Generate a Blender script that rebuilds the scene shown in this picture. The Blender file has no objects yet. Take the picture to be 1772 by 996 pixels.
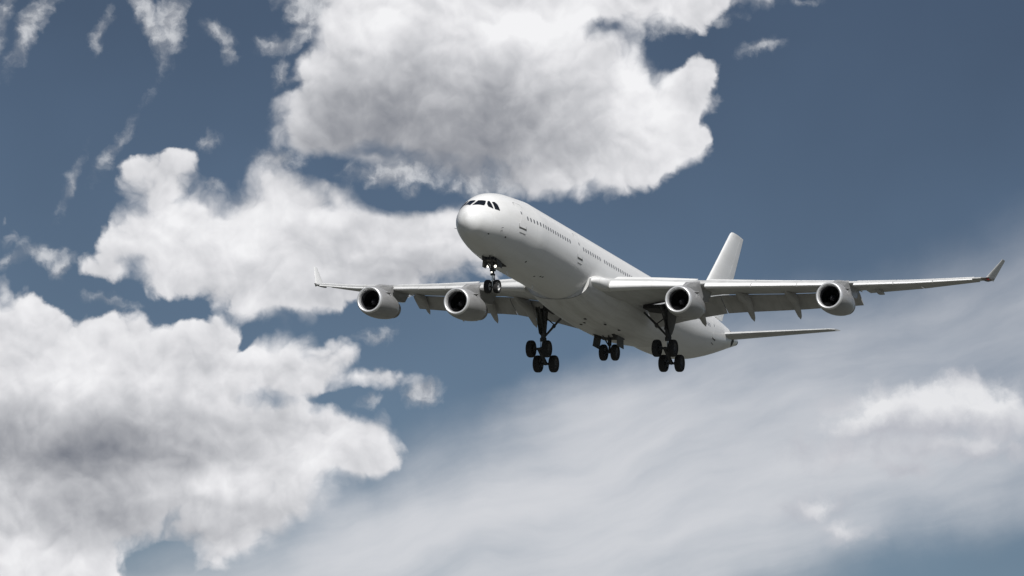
import bpy, bmesh, math
from mathutils import Matrix, Vector
import numpy as np

R_ = math.radians
S = bpy.context.scene
C = S.collection

# ------------------------------------------------------------------ camera, sun, exposure
# Aircraft axes: X towards the tail, Y towards its right wing, Z up, origin at the nose.
PITCH = R_(4.0)                                    # nose-up attitude on approach
RP = Matrix.Rotation(PITCH, 3, 'Y')
CAM_AC = Vector((-435.54959, -177.34105, -95.90154))
ROWS = [Vector(r) for r in ((0.3570295, -0.9318784, 0.0642847), (0.1986484, 0.0085013, -0.9800339), (0.9127260, 0.3626711, 0.1881514))]
CAM_POS = Vector((0, 0, 1.7))
ROOT_POS = CAM_POS - RP @ CAM_AC
rt = RP @ ROWS[0]; up = -(RP @ ROWS[1]); fw = RP @ ROWS[2]
FPX = 10929.23                                        # focal length in pixels of a 1772 px wide picture

cam = bpy.data.cameras.new('camera')
camo = bpy.data.objects.new('camera', cam); C.objects.link(camo)
camo.matrix_world = Matrix.Translation(CAM_POS) @ Matrix((rt, up, -fw)).transposed().to_4x4()
cam.sensor_width = 36.0
cam.lens = 36.0 * FPX / 1772.0
cam.clip_start = 1.0; cam.clip_end = 60000.0
S.camera = camo

SUN_AC = Vector((-0.85, -0.40, 1.0)).normalized()   # direction towards the sun
sun_dir = (RP @ SUN_AC).normalized()
SUN_EL = math.asin(sun_dir.z); SUN_AZ = math.atan2(sun_dir.x, sun_dir.y)
sl = bpy.data.lights.new('sun', 'SUN'); sl.energy = 4.45; sl.angle = R_(0.53); sl.color = (1.0, 0.985, 0.965)
so = bpy.data.objects.new('sun', sl); C.objects.link(so)
so.rotation_euler = sun_dir.to_track_quat('Z', 'Y').to_euler()
so.location = (0, 0, 500)

vs = S.view_settings
vs.view_transform = 'Standard'; vs.look = 'None'; vs.gamma = 1.0; vs.exposure = 0.0; vs.use_curve_mapping = False
S.render.engine = 'CYCLES'
S.cycles.max_bounces = 6; S.cycles.diffuse_bounces = 4; S.cycles.glossy_bounces = 4
S.cycles.sample_clamp_indirect = 4.0

# ------------------------------------------------------------------ sky with clouds
def s2l(c):
    return tuple((v/255/12.92 if v/255 <= .04045 else ((v/255+.055)/1.055)**2.4) for v in c)

world = bpy.data.worlds.new('World'); S.world = world; world.use_nodes = True
nt = world.node_tree; N = nt.nodes; LK = nt.links
N.clear()
SKY_STRENGTH = 0.1

def setin(sock, v):
    if isinstance(v, bpy.types.NodeSocket): LK.new(v, sock)
    else: sock.default_value = v
def math_(op, a, b=0.0, c=0.0, clamp=False):
    n = N.new('ShaderNodeMath'); n.operation = op; n.use_clamp = clamp
    setin(n.inputs[0], a); setin(n.inputs[1], b); setin(n.inputs[2], c)
    return n.outputs[0]
def vmath(op, a, b=(0, 0, 0), scale=None):
    n = N.new('ShaderNodeVectorMath'); n.operation = op
    setin(n.inputs[0], a)
    if op not in ('LENGTH', 'NORMALIZE', 'SCALE'): setin(n.inputs[1], b)
    if scale is not None: setin(n.inputs['Scale'], scale)
    return n.outputs['Value'] if op in ('LENGTH', 'DOT_PRODUCT', 'DISTANCE') else n.outputs['Vector']
def noise(vec, scale, detail=4, rough=.5, out='Fac', lac=2.0, distortion=0.0, kind='FBM', dims='2D'):
    n = N.new('ShaderNodeTexNoise'); n.noise_dimensions = dims; n.noise_type = kind; n.normalize = True
    setin(n.inputs['Vector'], vec); n.inputs['Scale'].default_value = scale
    n.inputs['Detail'].default_value = detail; n.inputs['Roughness'].default_value = rough
    n.inputs['Lacunarity'].default_value = lac; n.inputs['Distortion'].default_value = distortion
    return n.outputs[out]
def mapr(v, a, b, c=0.0, d=1.0, kind='SMOOTHSTEP'):
    n = N.new('ShaderNodeMapRange'); n.interpolation_type = kind; n.clamp = True
    for k, x in zip(('Value', 'From Min', 'From Max', 'To Min', 'To Max'), (v, a, b, c, d)): setin(n.inputs[k], x)
    return n.outputs['Result']
def mixc(f, a, b):
    n = N.new('ShaderNodeMix'); n.data_type = 'RGBA'; n.blend_type = 'MIX'
    setin(n.inputs[0], f); setin(n.inputs[6], a); setin(n.inputs[7], b)
    return n.outputs[2]
def rgb(c): return tuple(c) + (1.0,)
def mapping(vec, loc, rot, scale, kind='TEXTURE'):
    n = N.new('ShaderNodeMapping'); n.vector_type = kind
    setin(n.inputs['Vector'], vec)
    n.inputs['Location'].default_value = loc; n.inputs['Rotation'].default_value = rot; n.inputs['Scale'].default_value = scale
    return n.outputs[0]

tc = N.new('ShaderNodeTexCoord')
D = vmath('NORMALIZE', tc.outputs['Generated'])
# sky coordinates: a plane tangent to the sky dome in one fixed compass direction
den = math_('MAXIMUM', vmath('DOT_PRODUCT', D, tuple(fw)), 0.12)
U = math_('ADD', math_('MULTIPLY', math_('DIVIDE', vmath('DOT_PRODUCT', D, tuple(rt)), den), FPX), 886.0)
V = math_('ADD', math_('MULTIPLY', math_('DIVIDE', vmath('DOT_PRODUCT', D, tuple(up)), den), -FPX), 498.0)
cmb = N.new('ShaderNodeCombineXYZ'); LK.new(U, cmb.inputs[0]); LK.new(V, cmb.inputs[1]); cmb.inputs[2].default_value = 1.0
P = cmb.outputs[0]

def warp(p, amp1, sc1, amp2, sc2, off):
    a = vmath('ADD', p, off)
    n1 = vmath('SUBTRACT', noise(a, 1/sc1, 3, .5, 'Color'), (.5, .5, .5))
    n2 = vmath('SUBTRACT', noise(a, 1/sc2, 5, .62, 'Color'), (.5, .5, .5))
    w = vmath('ADD', vmath('SCALE', n1, scale=amp1*2), vmath('SCALE', n2, scale=amp2*2))
    w = vmath('MULTIPLY', w, (1, 1, 0))
    return vmath('ADD', p, w)

def capsule(x1, y1, x2, y2, w):
    L = math.hypot(x2-x1, y2-y1)
    return ((x1+x2)/2, (y1+y2)/2, L/2+w*.6, w, math.degrees(math.atan2(y2-y1, x2-x1)))
def ell(p, cx, cy, rx, ry, rot):
    """distance from the centre of an ellipse in units of its radii; p carries 1 in z"""
    if rot == 0:
        n = N.new('ShaderNodeVectorMath'); n.operation = 'MULTIPLY_ADD'
        setin(n.inputs[0], p); setin(n.inputs[1], (1/rx, 1/ry, 0)); setin(n.inputs[2], (-cx/rx, -cy/ry, 0))
        return vmath('LENGTH', n.outputs[0])
    c, s = math.cos(R_(rot)), math.sin(R_(rot))
    x = vmath('DOT_PRODUCT', p, (c/rx, s/rx, -(c*cx+s*cy)/rx))
    y = vmath('DOT_PRODUCT', p, (-s/ry, c/ry, (s*cx-c*cy)/ry))
    return math_('SQRT', math_('MULTIPLY_ADD', y, y, math_('MULTIPLY', x, x)))
def field(p, ells, k=14.0):
    acc = None
    for e in ells:
        cx, cy, rx, ry = e[:4]; rot = e[4] if len(e) > 4 else 0
        m = min(rx, ry)
        d = math_('MULTIPLY_ADD', ell(p, cx, cy, rx, ry, rot), -float(m), float(m))
        acc = d if acc is None else math_('SMOOTH_MAX', acc, d, k)
    return acc
def blobs(p, bl, base):
    acc = base
    for e in bl:
        cx, cy, rx, ry, rot, amp = e
        acc = math_('ADD', acc, mapr(ell(p, cx, cy, rx, ry, rot), 0.0, 1.0, float(amp), 0.0))
    return acc
CUMULUS = [
 # the large cloud
 (830,150,310,150),(700,60,170,110),(590,205,105,85,-20),(540,240,62,52),(565,130,52,58),(1000,200,205,130,8),
 (1095,255,125,75,-10),(1160,185,62,58,-25),(1195,140,32,26,-30),(900,-30,400,100),(1180,8,120,34,-12),(950,300,140,48,5),(1060,300,95,42),(1190,250,38,40),
 (650,270,110,38,8),(780,290,120,34,6),
 # the bright cloud to its lower left
 (350,430,165,85,5),(272,330,62,52,-25),(240,400,52,66),(495,360,100,72,10),(530,440,180,95,0),(490,520,85,34),(700,415,125,58,-12),
 (800,403,100,66),(765,440,100,50,-12),(335,385,90,58),(655,415,85,50),(430,395,90,70),(590,350,44,44),(190,463,38,16),(655,465,120,50,-12),(470,315,50,34),(560,318,50,28,20),(385,375,50,34),(310,290,14,18),
 # the large lower left cloud
 (150,680,260,118),(20,585,115,80),(300,655,220,92),(375,600,58,48),(500,645,112,62),(545,612,75,28,5),(625,655,68,20,8),
 (350,780,330,110),(600,785,88,62,-12),(648,765,46,38),(100,850,260,110),(400,880,120,80),(400,925,75,58),(70,960,150,62),(150,1000,72,45),(2,520,12,46),
 (490,860,110,55,-20),(200,590,110,42),

]
SHADE = [ # centre, radii, angle, change of brightness
 (800,225,480,200,4,-.54),(600,250,220,130,0,-.16),(760,300,280,80,0,-.10),(560,180,110,130,0,-.10),(930,40,150,60,-18,.22),(760,40,200,90,-12,.10),(1120,130,120,170,12,.28),(1180,240,110,90,12,.16),(1020,300,190,80,0,.16),(1150,20,160,50,0,-.04),
 (690,490,230,80,-12,-.32),(470,500,150,60,0,-.10),(330,500,150,40,8,-.16),(580,420,130,70,0,-.05),(420,400,150,80,0,.10),(760,370,100,50,0,.08),
 (120,775,480,115,-4,-.60),(520,745,190,55,0,-.10),(220,905,380,85,3,-.42),(480,870,150,100,0,-.12),(640,800,80,60,0,-.04),(330,620,130,60,0,-.08),(40,720,160,60,0,-.12),(380,840,110,30,0,.14),(120,620,180,90,0,.08),(60,960,110,40,0,.10),
]
HOLES = [(580,292,110,40,8,-55),(700,345,110,26,5,-50),(425,595,26,50,15,-26),(560,690,60,12,0,-25),(290,965,70,40,0,-70),(465,450,18,12,0,-14),(640,560,30,20,0,-30),(612,690,40,16,-10,-50)]
SOFT = [(700,300,200,90,5,70),(1050,330,160,50,0,16),(620,900,160,120,0,60),(480,560,160,50,0,25)]
WISPS = [capsule(95,-25,18,112,19),capsule(20,-20,0,70,12),capsule(238,-20,283,88,20),capsule(305,-20,283,85,24),capsule(180,40,165,75,11),
 capsule(352,45,400,70,13),(392,85,12,18),(545,15,55,42,-25),(480,78,36,16,-15),(520,60,30,18),(487,125,10,17,20),capsule(228,210,180,292,7),capsule(137,290,112,350,8),
 (355,245,17,11),capsule(2,462,50,432,8),capsule(50,432,112,450,14),(105,465,16,18),(1325,80,28,10,-12),(1385,0,22,5),(185,517,34,8,14),
 (655,578,26,9,-10),(660,655,45,16,8),(732,676,30,26),(716,330,10,9),(792,326,28,11),(370,318,12,10),(480,275,40,20),(690,300,90,24),(840,320,60,22),(1185,45,70,14,-10),(640,690,14,8)]
PUFF = [(1680,680,60,30),(1540,700,60,30),(1600,712,150,46,2),(1480,742,62,30,-20),(1725,725,75,38),(1650,772,140,22,4),(1410,875,44,15,-12),(1455,915,42,17,12),(1555,805,34,12,15),(1440,785,60,20)]
VEIL = [ # soft high cloud: centre, radii, angle, extra opacity
 (1030,720,260,120,-16,.38),(900,900,380,130,-14,.22),(1680,640,240,130,-8,-.20),(1600,820,260,80,0,.22),(1300,840,240,80,-10,-.06),(640,940,190,110,-20,.45),(560,880,120,80,0,.35),(900,840,420,160,-14,.10)]

# --- clear air
sky = N.new('ShaderNodeTexSky'); sky.sky_type = 'NISHITA'; sky.sun_disc = False
sky.sun_elevation = SUN_EL; sky.sun_rotation = SUN_AZ
sky.altitude = 1500.0; sky.air_density = 1.0; sky.dust_density = 0.6; sky.ozone_density = 2.0
tint = N.new('ShaderNodeMix'); tint.data_type = 'RGBA'; tint.blend_type = 'MULTIPLY'; tint.inputs[0].default_value = 1.0
LK.new(sky.outputs[0], tint.inputs[6])
# thinner, darker air higher up
sz = N.new('ShaderNodeSeparateXYZ'); LK.new(D, sz.inputs[0])
zmid = fw.z; half = 498/FPX
LK.new(mixc(mapr(sz.outputs[2], zmid-half, zmid+half*.9, kind='LINEAR'), rgb((.338, .350, .385)), rgb((.242, .236, .250))), tint.inputs[7])
col = vmath('SCALE', tint.outputs[2], scale=math_('MULTIPLY_ADD', noise(P, 1/420, 3, .5), .22, .89))

def lum(c): return rgb(tuple(v/SKY_STRENGTH for v in s2l(c)))

# --- high veil, streaky
ps = mapping(warp(P, 60, 420, 10, 90, (300, 900, 0)), (0, 0, 0), (0, 0, R_(-17)), (1, 1, 1))
st = noise(vmath('MULTIPLY', ps, (1/520, 1/95, 0)), 1.0, 5, .5)
st2 = noise(vmath('MULTIPLY', ps, (1/160, 1/40, 0)), 1.0, 5, .55)
pv = warp(P, 60, 340, 14, 80, (50, 10, 0))
va = math_('MULTIPLY', mapr(vmath('DOT_PRODUCT', pv, (.362, .932, -1014.6)), -80.0, 190.0), mapr(vmath('DOT_PRODUCT', pv, (.205, .979, -1262.0)), 60.0, -110.0))
va = math_('MULTIPLY', va, mapr(vmath('DOT_PRODUCT', pv, (1, 0, 0)), 1150.0, 1750.0, .90, .48))
va = blobs(pv, VEIL, va)
va = math_('MULTIPLY', math_('MAXIMUM', va, 0.0), mapr(vmath('DOT_PRODUCT', pv, (.205, .979, -1262.0)), 110.0, -60.0))
va = math_('MULTIPLY', math_('MINIMUM', va, 1.0), math_('MULTIPLY_ADD', st, 1.5, .22))
va = math_('MULTIPLY', va, math_('MULTIPLY_ADD', st2, .6, .70))
va = math_('SUBTRACT', 1.0, math_('EXPONENT', math_('MULTIPLY', va, -1.6)))
col = mixc(va, col, lum((218, 219, 223)))

# --- wisps of broken cloud
pw = warp(P, 16, 90, 11, 26, (700, 130, 0))
wf = field(pw, WISPS, 6.0)
wn = noise(pw, 1/36, 5, .55)
wf = math_('ADD', wf, math_('MULTIPLY_ADD', wn, 26.0, -14.0))
wa = math_('MULTIPLY', mapr(wf, -9.0, 20.0), .86)
col = mixc(wa, col, mixc(mapr(wn, .35, .7), lum((158, 162, 170)), lum((212, 214, 218))))

# --- puff low on the right
pp = warp(P, 24, 120, 12, 34, (20, 540, 0))
pf = math_('ADD', field(pp, PUFF, 18.0), math_('MULTIPLY_ADD', noise(pp, 1/60, 6, .56), 60.0, -24.0))
pa = math_('MULTIPLY', mapr(pf, -10.0, 26.0), .88)
col = mixc(pa, col, mixc(math_('ADD', blobs(pp, [(1600,690,200,60,2,1.0),(1475,722,100,42,-24,.8),(1735,700,100,50,0,.8),(1420,868,60,26,-10,.6),(1460,910,50,30,10,.6),(1660,765,130,20,4,.35),(1560,750,160,30,0,-.15)], .12), math_('MULTIPLY_ADD', noise(pp, 1/70, 4, .5), .8, -.4), clamp=True), lum((184, 186, 194)), lum((236, 236, 238))))

# --- cumulus
pc = warp(P, 26, 130, 8, 38, (0, 0, 0))
cf = field(pc, CUMULUS, 16.0)
cn = noise(pc, 1/62, 6, .5)
def billow(p):
    a = math_('ABSOLUTE', math_('MULTIPLY_ADD', noise(p, 1/115, 0, .5), 2.0, -1.0))
    b = math_('ABSOLUTE', math_('MULTIPLY_ADD', noise(vmath('ADD', p, (411, 77, 0)), 1/48, 0, .5), 2.0, -1.0))
    c = math_('ABSOLUTE', math_('MULTIPLY_ADD', noise(vmath('ADD', p, (91, 577, 0)), 1/21, 1, .5), 2.0, -1.0))
    return math_('ADD', math_('MULTIPLY_ADD', b, .5, a), math_('MULTIPLY', c, .22))
bl = billow(pc); blo = billow(vmath('ADD', pc, (5, -14, 0)))
cf = math_('ADD', cf, math_('ADD', math_('MULTIPLY_ADD', cn, 34.0, -24.0), math_('MULTIPLY', bl, 26.0)))
cf = blobs(pc, HOLES, cf)
soft = blobs(P, SOFT, mapr(noise(P, 1/210, 2, .5),   .35, .65, 9.0, 36.0))
ca = mapr(cf, -5.0, soft)
pm = warp(P, 34, 220, 5, 60, (90, 300, 0))
big = noise(pm, 1/130, 4, .45)
bigo = noise(vmath('ADD', pm, (-16, -26, 0)), 1/130, 4, .45)
rel = math_('ADD', math_('MULTIPLY', math_('SUBTRACT', big, bigo), .55), math_('MULTIPLY', math_('SUBTRACT', bl, blo), .22))
br = blobs(pm, SHADE, 0.80)
br = math_('ADD', br, rel)
br = math_('ADD', br, math_('MULTIPLY_ADD', big, .22, -.11))
ramp = N.new('ShaderNodeValToRGB'); ramp.color_ramp.interpolation = 'LINEAR'
cr = ramp.color_ramp
cr.elements[0].position = 0.0; cr.elements[0].color = lum((120, 124, 134))
cr.elements[1].position = 1.0; cr.elements[1].color = lum((243, 243, 245))
for pos, c in ((.3, (160, 162, 168)), (.6, (199, 200, 204)), (.82, (226, 226, 229))):
    e = cr.elements.new(pos); e.color = lum(c)
LK.new(br, ramp.inputs[0])
near_col = mixc(ca, col, ramp.outputs[0])

# --- the rest of the dome: broken cloud on a high layer
sep = N.new('ShaderNodeSeparateXYZ'); LK.new(D, sep.inputs[0])
up_z = math_('MAXIMUM', sep.outputs[2], 0.0)
lay = vmath('SCALE', D, scale=math_('DIVIDE', 1.0, math_('ADD', up_z, .12)))
ln = noise(lay, 1.6, 6, .58, dims='3D', distortion=.3)
la = math_('MULTIPLY', mapr(ln, .52, .68), mapr(up_z, .0, .08))
far_col = mixc(la, tint.outputs[2], mixc(mapr(noise(lay, 3.0, 4, .5, dims='3D'), .35, .65), lum((190, 192, 198)), lum((235, 235, 238))))
off = ell(P, 886, 498, 1250, 950, 0)
front = math_('GREATER_THAN', vmath('DOT_PRODUCT', D, tuple(fw)), .5)
inside = math_('MULTIPLY', mapr(off, 1.0, 1.6, 1.0, 0.0), front)
final = mixc(inside, far_col, near_col)
bg = N.new('ShaderNodeBackground'); bg.inputs['Strength'].default_value = SKY_STRENGTH
LK.new(final, bg.inputs['Color'])
wo = N.new('ShaderNodeOutputWorld'); LK.new(bg.outputs[0], wo.inputs['Surface'])
world.cycles.sampling_method = 'MANUAL'; world.cycles.sample_map_resolution = 512

# ------------------------------------------------------------------ helpers
def pchip(xs, ys, x):
    xs = np.array(xs, float); ys = np.array(ys, float); x = np.asarray(x, float)
    h = np.diff(xs); d = np.diff(ys)/h; m = np.zeros(len(xs))
    m[1:-1] = np.where(d[:-1]*d[1:] > 0, 2*d[:-1]*d[1:]/(d[:-1]+d[1:]+1e-12), 0); m[0] = d[0]; m[-1] = d[-1]
    x = np.clip(x, xs[0], xs[-1]); i = np.clip(np.searchsorted(xs, x)-1, 0, len(h)-1); t = (x-xs[i])/h[i]
    return (2*t**3-3*t**2+1)*ys[i]+(t**3-2*t**2+t)*h[i]*m[i]+(-2*t**3+3*t**2)*ys[i+1]+(t**3-t**2)*h[i]*m[i+1]

def build(name, verts, faces, mats, parent=None, smooth=True, angle=35, fmat=None, kind=None):
    me = bpy.data.meshes.new(name)
    me.from_pydata([tuple(map(float, v)) for v in verts], [], faces)
    bm = bmesh.new(); bm.from_mesh(me)
    bmesh.ops.remove_doubles(bm, verts=bm.verts, dist=1e-5)
    bmesh.ops.recalc_face_normals(bm, faces=bm.faces)
    bm.to_mesh(me); bm.free()
    if not isinstance(mats, (list, tuple)): mats = [mats]
    for m in mats: me.materials.append(m)
    if fmat is not None and len(fmat) == len(me.polygons):
        for p, k in zip(me.polygons, fmat): p.material_index = k
    for p in me.polygons: p.use_smooth = smooth
    if smooth: me.set_sharp_from_angle(angle=R_(angle))
    o = bpy.data.objects.new(name, me); C.objects.link(o)
    if parent: o.parent = parent
    if kind: o['kind'] = kind
    return o

class MB:
    """collects shapes for one mesh"""
    def __init__(s): s.v = []; s.f = []; s.m = []
    def add(s, v, f, mat=0):
        k = len(s.v); s.v += [tuple(map(float, a)) for a in v]
        s.f += [tuple(i+k for i in q) for q in f]; s.m += [mat]*len(f)
        return s
    def loft(s, rings, caps=(True, True), mat=0, closed=True):
        n = len(rings[0]); v = [p for r in rings for p in r]; f = []
        for i in range(len(rings)-1):
            for j in range(n if closed else n-1):
                a = i*n+j; b = i*n+(j+1) % n
                f.append((a, b, b+n, a+n))
        if closed and caps[0]: f.append(tuple(range(n))[::-1])
        if closed and caps[1]: f.append(tuple(range((len(rings)-1)*n, len(rings)*n)))
        return s.add(v, f, mat)
    def tube(s, a, b, r1, r2=None, n=16, mat=0):
        r2 = r1 if r2 is None else r2
        a = Vector(a); b = Vector(b); d = (b-a).normalized()
        u = d.orthogonal().normalized(); w = d.cross(u)
        ring = lambda c, r: [c+u*(r*math.cos(t))+w*(r*math.sin(t)) for t in [2*math.pi*k/n for k in range(n)]]
        return s.loft([ring(a, r1), ring(b, r2)], mat=mat)
    def box(s, c, d, rot=None, mat=0, bev=0.0):
        c = Vector(c); v = []
        for x in (-.5, .5):
            for y in (-.5, .5):
                for z in (-.5, .5):
                    p = Vector((x*d[0], y*d[1], z*d[2]))
                    if rot is not None: p = rot @ p
                    v.append(c+p)
        return s.add(v, [(0,1,3,2),(4,6,7,5),(0,4,5,1),(2,3,7,6),(0,2,6,4),(1,5,7,3)], mat)
    def revolve(s, prof, o, axis='X', n=64, mat=0, tilt=0.0, a0=0.0):
        rings = []
        for (x, r) in prof:
            ring = []
            for k in range(n):
                t = 2*math.pi*k/n
                if axis == 'X': p = Vector((x, r*math.cos(t), r*math.sin(t)))
                else: p = Vector((r*math.cos(t), x, r*math.sin(t)))
                if tilt: p = Matrix.Rotation(tilt, 3, 'Y') @ p
                ring.append(Vector(o)+p)
            rings.append(ring)
        return s.loft(rings, caps=(False, False), mat=mat)
    def build(s, name, mats, parent=None, **k):
        o = build(name, s.v, s.f, mats, parent, **k)
        if len(set(s.m)) > 1 and len(o.data.polygons) == len(s.m):
            for p, q in zip(o.data.polygons, s.m): p.material_index = q
        return o

# ------------------------------------------------------------------ materials
def principled(name, base, rough=.4, metal=0.0, coat=0.0, spec=.5):
    m = bpy.data.materials.new(name); m.use_nodes = True
    b = m.node_tree.nodes['Principled BSDF']
    b.inputs['Base Color'].default_value = rgb(base); b.inputs['Roughness'].default_value = rough
    b.inputs['Metallic'].default_value = metal; b.inputs['Coat Weight'].default_value = coat
    b.inputs['Coat Roughness'].default_value = .12
    b.inputs['Specular IOR Level'].default_value = spec
    return m, m.node_tree, b

def worn(name, base, dark, rough=.35, metal=0.0, coat=0.0, streak=(.25, 3.0, 3.0), amount=.5, panel=None, axis=0, bump=0.0, spec=.5):
    """paint with grime streaked along the airflow and faint panel joints"""
    m, t, b = principled(name, base, rough, metal, coat, spec)
    n = t.nodes; l = t.links
    tcn = n.new('ShaderNodeTexCoord')
    mp = n.new('ShaderNodeMapping'); mp.inputs['Scale'].default_value = streak; l.new(tcn.outputs['Object'], mp.inputs[0])
    nz = n.new('ShaderNodeTexNoise'); nz.inputs['Scale'].default_value = 1.0; nz.inputs['Detail'].default_value = 4; nz.inputs['Roughness'].default_value = .62
    l.new(mp.outputs[0], nz.inputs['Vector'])
    mr = n.new('ShaderNodeMapRange'); mr.inputs[1].default_value = .42; mr.inputs[2].default_value = .75; mr.inputs[4].default_value = amount
    l.new(nz.outputs['Fac'], mr.inputs[0])
    fac = mr.outputs[0]
    if panel:
        sx = n.new('ShaderNodeSeparateXYZ'); l.new(tcn.outputs['Object'], sx.inputs[0])
        for ax, step, wd in panel:
            a = n.new('ShaderNodeMath'); a.operation = 'DIVIDE'; l.new(sx.outputs[ax], a.inputs[0]); a.inputs[1].default_value = step
            f = n.new('ShaderNodeMath'); f.operation = 'FRACT'; l.new(a.outputs[0], f.inputs[0])
            g = n.new('ShaderNodeMath'); g.operation = 'LESS_THAN'; l.new(f.outputs[0], g.inputs[0]); g.inputs[1].default_value = wd/step
            h = n.new('ShaderNodeMath'); h.operation = 'MULTIPLY'; l.new(g.outputs[0], h.inputs[0]); h.inputs[1].default_value = .45
            k = n.new('ShaderNodeMath'); k.operation = 'MAXIMUM'; l.new(fac, k.inputs[0]); l.new(h.outputs[0], k.inputs[1]); fac = k.outputs[0]
    mx = n.new('ShaderNodeMix'); mx.data_type = 'RGBA'
    mx.inputs[6].default_value = rgb(base); mx.inputs[7].default_value = rgb(dark); l.new(fac, mx.inputs[0])
    l.new(mx.outputs[2], b.inputs['Base Color'])
    rr = n.new('ShaderNodeMapRange'); rr.inputs[3].default_value = rough; rr.inputs[4].default_value = min(1, rough+.25)
    l.new(nz.outputs['Fac'], rr.inputs[0]); l.new(rr.outputs[0], b.inputs['Roughness'])
    if bump:
        bp = n.new('ShaderNodeBump'); bp.inputs['Strength'].default_value = bump; bp.inputs['Distance'].default_value = .02
        n2 = n.new('ShaderNodeTexNoise'); n2.inputs['Scale'].default_value = 1.1; n2.inputs['Detail'].default_value = 2
        l.new(tcn.outputs['Object'], n2.inputs['Vector']); l.new(n2.outputs['Fac'], bp.inputs['Height']); l.new(bp.outputs[0], b.inputs['Normal'])
    return m

M = {}
M['white'] = worn('white_paint', (.80, .80, .79), (.60, .59, .56), .32, coat=.25, streak=(.12, 1.2, 1.2), amount=.35, panel=[(0, 2.12, .035)], bump=.12)
M['belly'] = worn('grimy_white_paint', (.70, .70, .69), (.42, .41, .38), .38, coat=.15, streak=(.16, 1.6, 1.6), amount=.6, panel=[(0, 2.65, .04), (1, 1.55, .03)])
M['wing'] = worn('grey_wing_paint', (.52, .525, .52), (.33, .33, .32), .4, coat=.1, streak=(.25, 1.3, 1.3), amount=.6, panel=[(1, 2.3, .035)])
M['slat'] = worn('light_leading_edge', (.78, .78, .77), (.55, .55, .53), .33, streak=(.8, .8, .8), amount=.5, panel=[(1, 3.2, .05)])
M['flap'] = worn('flap_grey', (.46, .455, .45), (.28, .28, .27), .45, streak=(.3, 1.6, 1.6), amount=.6, panel=[(1, 1.9, .03)])
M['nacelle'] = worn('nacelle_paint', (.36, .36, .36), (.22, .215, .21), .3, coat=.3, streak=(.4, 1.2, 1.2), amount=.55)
M['lip'] = worn('polished_lip', (.82, .82, .82), (.6, .6, .6), .28, metal=.6, streak=(1, 1, 1), amount=.4)
M['nozzle'] = worn('burnt_metal', (.33, .31, .29), (.15, .14, .13), .4, metal=.8, streak=(.6, 2, 2), amount=.8)
M['duct'] = principled('intake_lining', (.055, .055, .06), .6)[0]
M['fan'] = principled('fan_blades', (.05, .05, .055), .35, .7)[0]
M['spinner'] = principled('spinner_grey', (.04, .04, .045), .4)[0]
M['glass'] = principled('cockpit_glass', (.012, .014, .018), .08, 0, 0, .6)[0]
M['cabin'] = principled('cabin_glass', (.17, .175, .185), .15)[0]
M['seam'] = principled('door_seam', (.26, .26, .26), .6)[0]
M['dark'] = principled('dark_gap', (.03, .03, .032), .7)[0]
M['gear'] = worn('landing_gear_metal', (.07, .072, .075), (.03, .03, .03), .45, metal=.3, streak=(3, 3, 3), amount=.8)
M['chrome'] = principled('oleo_chrome', (.6, .6, .6), .2, 1.0)[0]
M['tyre'] = worn('tyre_rubber', (.022, .022, .023), (.04, .038, .035), .75, streak=(4, 4, 4), amount=.6)
M['rim'] = worn('wheel_hub', (.10, .10, .105), (.04, .04, .04), .4, metal=.5, streak=(4, 4, 4), amount=.6)
M['hubwhite'] = principled('pale_hub', (.75, .75, .74), .35)[0]
M['bay'] = principled('wheel_bay', (.10, .10, .095), .7)[0]
m, t, b = principled('lamp_lens', (.9, .9, .85), .2); b.inputs['Emission Color'].default_value = (1, .95, .82, 1); b.inputs['Emission Strength'].default_value = 2.5; M['lamp'] = m
M['red'] = principled('red_lens', (.35, .02, .02), .2)[0]
M['green'] = principled('green_lens', (.02, .16, .08), .2)[0]
M['ground'] = None

# ------------------------------------------------------------------ ground
m, t, b = principled('airfield_grass', (.15, .16, .10), .9)
n = t.nodes; l = t.links
tcn = n.new('ShaderNodeTexCoord'); nz = n.new('ShaderNodeTexNoise'); nz.inputs['Scale'].default_value = .006; nz.inputs['Detail'].default_value = 8
l.new(tcn.outputs['Object'], nz.inputs['Vector'])
cr2 = n.new('ShaderNodeValToRGB'); e = cr2.color_ramp.elements
e[0].position = .35; e[0].color = (.052, .056, .045, 1); e[1].position = .65; e[1].color = (.095, .093, .078, 1)
l.new(nz.outputs['Fac'], cr2.inputs[0]); l.new(cr2.outputs[0], b.inputs['Base Color'])
g = 25000.0
gv = []; gf = []
G_N = 24
for i in range(G_N+1):
    for j in range(G_N+1):
        x = (i/G_N*2-1)*g; y = (j/G_N*2-1)*g
        gv.append((x, y, 0.0 if math.hypot(x, y) < 3000 else -0.5))
for i in range(G_N):
    for j in range(G_N):
        a = i*(G_N+1)+j; gf.append((a, a+G_N+1, a+G_N+2, a+1))
build('ground', gv, gf, m, smooth=False, kind='structure')

# ------------------------------------------------------------------ the airliner
root = bpy.data.objects.new('airliner', None); C.objects.link(root)
root.empty_display_size = 5
root.location = ROOT_POS; root.rotation_euler = (0, PITCH, 0)
root['label'] = 'white four-engine passenger jet flying nose to the left with its landing gear and flaps down'
root['category'] = 'airliner'

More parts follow.
